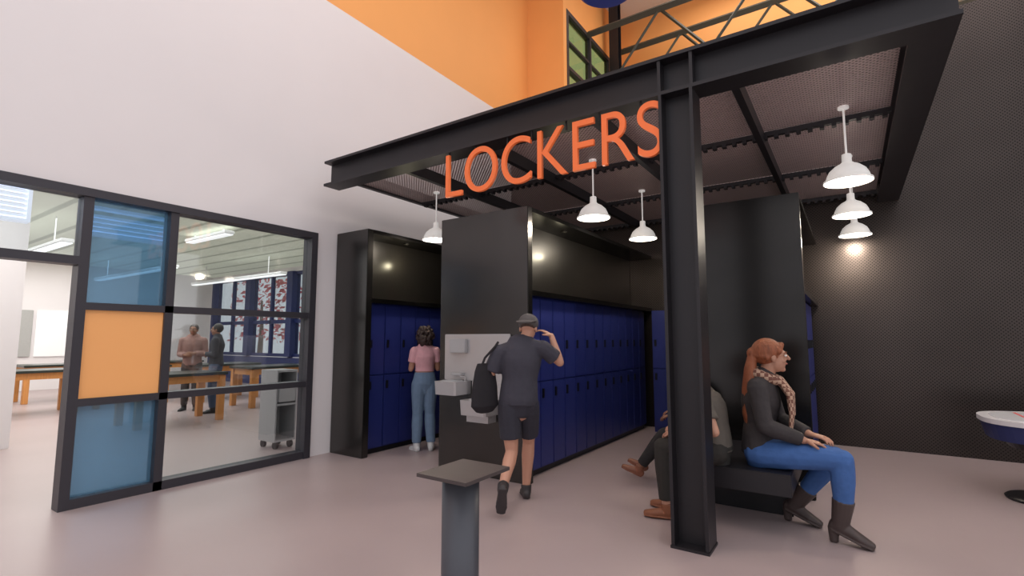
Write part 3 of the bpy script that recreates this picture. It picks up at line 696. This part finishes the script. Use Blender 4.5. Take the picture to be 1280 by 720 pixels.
def fn(b):
    n0 = J['nk']+UP*.005
    pts = [n0+(F*math.cos(a)*.085+R*math.sin(a)*.09)*S+UP*(-.035*math.cos(a))*S for a in [2*math.pi*i/16 for i in range(17)]]
    caps(b, pts, [(.037*S,)*2]*17, UP, n=10)
    caps(b, [n0+(F*.10-UP*.03)*S, n0+(F*.165-UP*.13+R*.04)*S, n0+(F*.17-UP*.26+R*.055)*S, n0+(F*.16-UP*.36+R*.06)*S], [(.055*S,.03*S),(.062*S,.026*S),(.06*S,.018*S),(.055*S,.014*S)], R, n=14, ends=(True, False))
    caps(b, [n0+(F*.10-UP*.03)*S, n0+(F*.165-UP*.13-R*.05)*S, n0+(F*.17-UP*.28-R*.06)*S], [(.05*S,.03*S),(.055*S,.024*S),(.05*S,.014*S)], R, n=14, ends=(True, False))
part(fn, 'scarf', pl, .007, 2, 'brown and cream plaid scarf')

# --- seated people facing the other way
def seated2(base, S, knee, ank, tilt, lean, drop, face, skin, hairmt, shirtcol, pantcol, shoecol, label, elb=.04):
    W, R, F = frame(base, (-1, 0))
    P = dict(S=S, sex='m', o=W(0, .1, 0), face=face, skin=skin, J=dict(
        hR=W(.10, 0, .61), hL=W(-.10, 0, .61), kR=W(.14, knee[0], knee[1]), kL=W(-.14, knee[0], knee[1]), aR=W(.12, ank[0], ank[1]), aL=W(-.14, ank[0]-.04, ank[1]),
        sR=W(.2, lean, 1.13-drop), sL=W(-.2, lean, 1.13-drop), nk=W(0, lean+.04, 1.20-drop), hd=W(0, lean+.15, 1.33-drop),
        eR=W(.27, lean+.04, .84-drop*.5), wR=W(.16, lean+.3, .76), eL=W(-.29, lean+elb, .86-drop*.5), wL=W(-.16, lean+.24, .75)),
        footR=(F+R*.1+UP*tilt), footL=(F-R*.15+UP*tilt), haircol=hairmt,
        handR=(F*.9-R*.4-UP*.2, -UP, .6), handL=(F*.9+R*.4-UP*.2, -UP, .6), tsR=-1, tsL=1)
    P['mid'] = W(0, lean*.4-.02, .92-drop*.3)
    if tilt: P['fuR'] = P['fuL'] = (UP-F*tilt).normalized()
    body, part = person(P, label, .007)
    J = P['J']
    def fn(b):
        torso(b, P, .012, -.02, .97, (False, True))
        caps(b, [J['sR'], J['nk']-UP*.04, J['sL']], [(.068,.062), (.07,.066), (.068,.062)], UP)
        for s in 'RL': limb(b, J['s'+s], J['e'+s], J['w'+s], ARM, S, .014, 0, .62, .014, (True, False))
    part(fn, 't_shirt', cloth('tee'+str(shirtcol[0]), shirtcol))
    def fn(b):
        torso(b, P, .012, -.16, .1, (True, False))
        for s in 'RL': limb(b, J['h'+s], J['k'+s], J['a'+s], LEG, S, .014, 0, 1.88, .006, (True, False))
    part(fn, 'trousers', cloth('tr'+str(pantcol[0]), pantcol))
    shoes(P, part, mat('shoe'+str(shoecol[0]), shoecol, .5, noise=.1))
    hr, hf, hu = headaxes(P); hd = J['hd']
    def fn(b):
        ell(b, hd+(hu*.035-hf*.025)*S, .083*S, .098*S, .092*S, (hr, hf, hu), 20)
        for q in range(30):
            a = random.uniform(0, 6.28); z = random.uniform(.1, 1); rr = math.sqrt(1-z*z)
            ell(b, hd+(hr*math.cos(a)*rr*.08+hf*(math.sin(a)*rr*.09-.03)+hu*(z*.1+.035))*S, .022*S, .022*S, .02*S, None, 8)
    part(fn, 'hair', hairmt, .007, 1)
seated2((-1.0, 4.62, 0), 1.04, (.42, .61), (.44, .1), 0, .05, .12, V(-1, 0, -.3).normalized(), skinA, hairm('hair_red', (.35, .1, .04)), (.12, .105, .09), (.03, .027, .024), (.24, .085, .04), 'person in olive t-shirt sitting on the bench behind the column', -.10)
seated2((-1.28, 5.5, 0), .92, (.40, .55), (.72, .17), .4, .08, .16, V(-1, .1, -.3).normalized(), skinB, hairm('hair_black', (.02, .015, .012)), (.05, .045, .045), (.022, .02, .021), (.22, .08, .045), 'person leaning forward on the bench with legs stretched out')

# --- classroom people
def standing(base, Fd, S, top, pant, label, sex, hc):
    W, R, F = frame(base, Fd)
    P = dict(S=S, sex=sex, o=W(0, 0, 0), face=F, skin=skinB, grp='people talking in the classroom', J=dict(
        hR=W(.09, 0, .95*S), hL=W(-.09, 0, .95*S), kR=W(.1, .03, .5*S), kL=W(-.1, .04, .5*S), aR=W(.11, -.02, .087), aL=W(-.11, 0, .087),
        sR=W(.19*S, 0, 1.43*S), sL=W(-.19*S, 0, 1.43*S), nk=W(0, 0, 1.51*S), hd=W(0, .03, 1.65*S),
        eR=W(.25, -.02, 1.15*S), wR=W(.1, .2, 1.13*S), eL=W(-.25, -.02, 1.15*S), wL=W(-.08, .2, 1.17*S)),
        footR=F+R*.2, footL=F-R*.2, haircol=hc, handR=(-R+F*.2, -F, .5), handL=(R+F*.2, -F, .5))
    body, part = person(P, label, .011)
    J = P['J']
    def fn(b):
        torso(b, P, .025, -.05, .97, (False, True)); caps(b, [J['sR'], J['nk']-UP*.03, J['sL']], [(.07,.07), (.075,.07), (.07,.07)], UP)
        for s in 'RL': limb(b, J['s'+s], J['e'+s], J['w'+s], ARM, S, .02, 0, 1.9, 0, (True, False))
    part(fn, 'jacket', cloth('jk'+str(top[0]), top), .013)
    def fn(b):
        torso(b, P, .012, -.16, .1, (True, False))
        for s in 'RL': limb(b, J['h'+s], J['k'+s], J['a'+s], LEG, S, .014, 0, 1.93, .01, (True, False))
    part(fn, 'trousers', cloth('pt'+str(pant[2]), pant), .013)
    shoes(P, part, mat('black_shoe', (.02, .02, .022)))
    hr, hf, hu = headaxes(P); hd = J['hd']
    part(lambda b: ell(b, hd+(hu*.035-hf*.03)*S, .085*S, .1*S, .1*S, (hr, hf, hu), 16), 'hair', hc, .01, 1)
standing((-11.2, 5.42, 0), (-.6, -.8), 1.05, (.03, .03, .04), (.06, .09, .16), 'person in dark jacket and jeans with folded arms', 'f', hairm('hair_black', (.02, .015, .012)))
standing((-12.0, 5.3, 0), (.8, -.6), 1.05, (.30, .17, .15), (.06, .05, .05), 'person in dusty pink top standing beside a lab table', 'm', hairm('hair_dark', (.035, .018, .015)))

# ---------------- lights ----------------
wd = bpy.data.worlds.new('world'); scene.world = wd; wd.use_nodes = True
bg_ = wd.node_tree.nodes['Background']; bg_.inputs[0].default_value = (.97, .96, .99, 1); bg_.inputs[1].default_value = .95
def area(name, loc, rot, sx, sy, en, col=(1, 1, 1)):
    l = bpy.data.lights.new(name, 'AREA'); l.shape = 'RECTANGLE'; l.size = sx; l.size_y = sy; l.energy = en; l.color = col
    o = bpy.data.objects.new(name, l); o.location = loc; o.rotation_euler = rot; COL.objects.link(o); return o
area('high_ceiling_fill', (0, 2.5, 10.3), (0, 0, 0), 9, 7, 420, (1, .93, .91))  # added fill for the hall, no fixture behind it
area('gallery_fill', (1, 11, 10.3), (0, 0, 0), 8, 2.5, 240, (1, .93, .85))  # unseen fill added to brighten the far orange wall
area('classroom_light', (-13, 4, 3.88), (0, 0, 0), 5, 8, 380, (1, .98, .95))
area('classroom_entry_fill', (-8.2, .6, 3.88), (0, 0, 0), 2, 3, 110, (1, .98, .96))  # added fill that brightens the partition seen through the doorway
area('classroom_far_light', (-18.3, 3.5, 3.88), (0, 0, 0), 2, 6, 150, (1, .98, .96))

cam = bpy.data.cameras.new('camera'); co = bpy.data.objects.new('camera', cam); COL.objects.link(co)
co.location = (0, 0, 1.55); co.rotation_euler = (math.radians(90+5.74), 0, math.radians(33.9))
cam.sensor_width = 36; cam.lens = 36*627/1280; cam.clip_end = 200
scene.camera = co
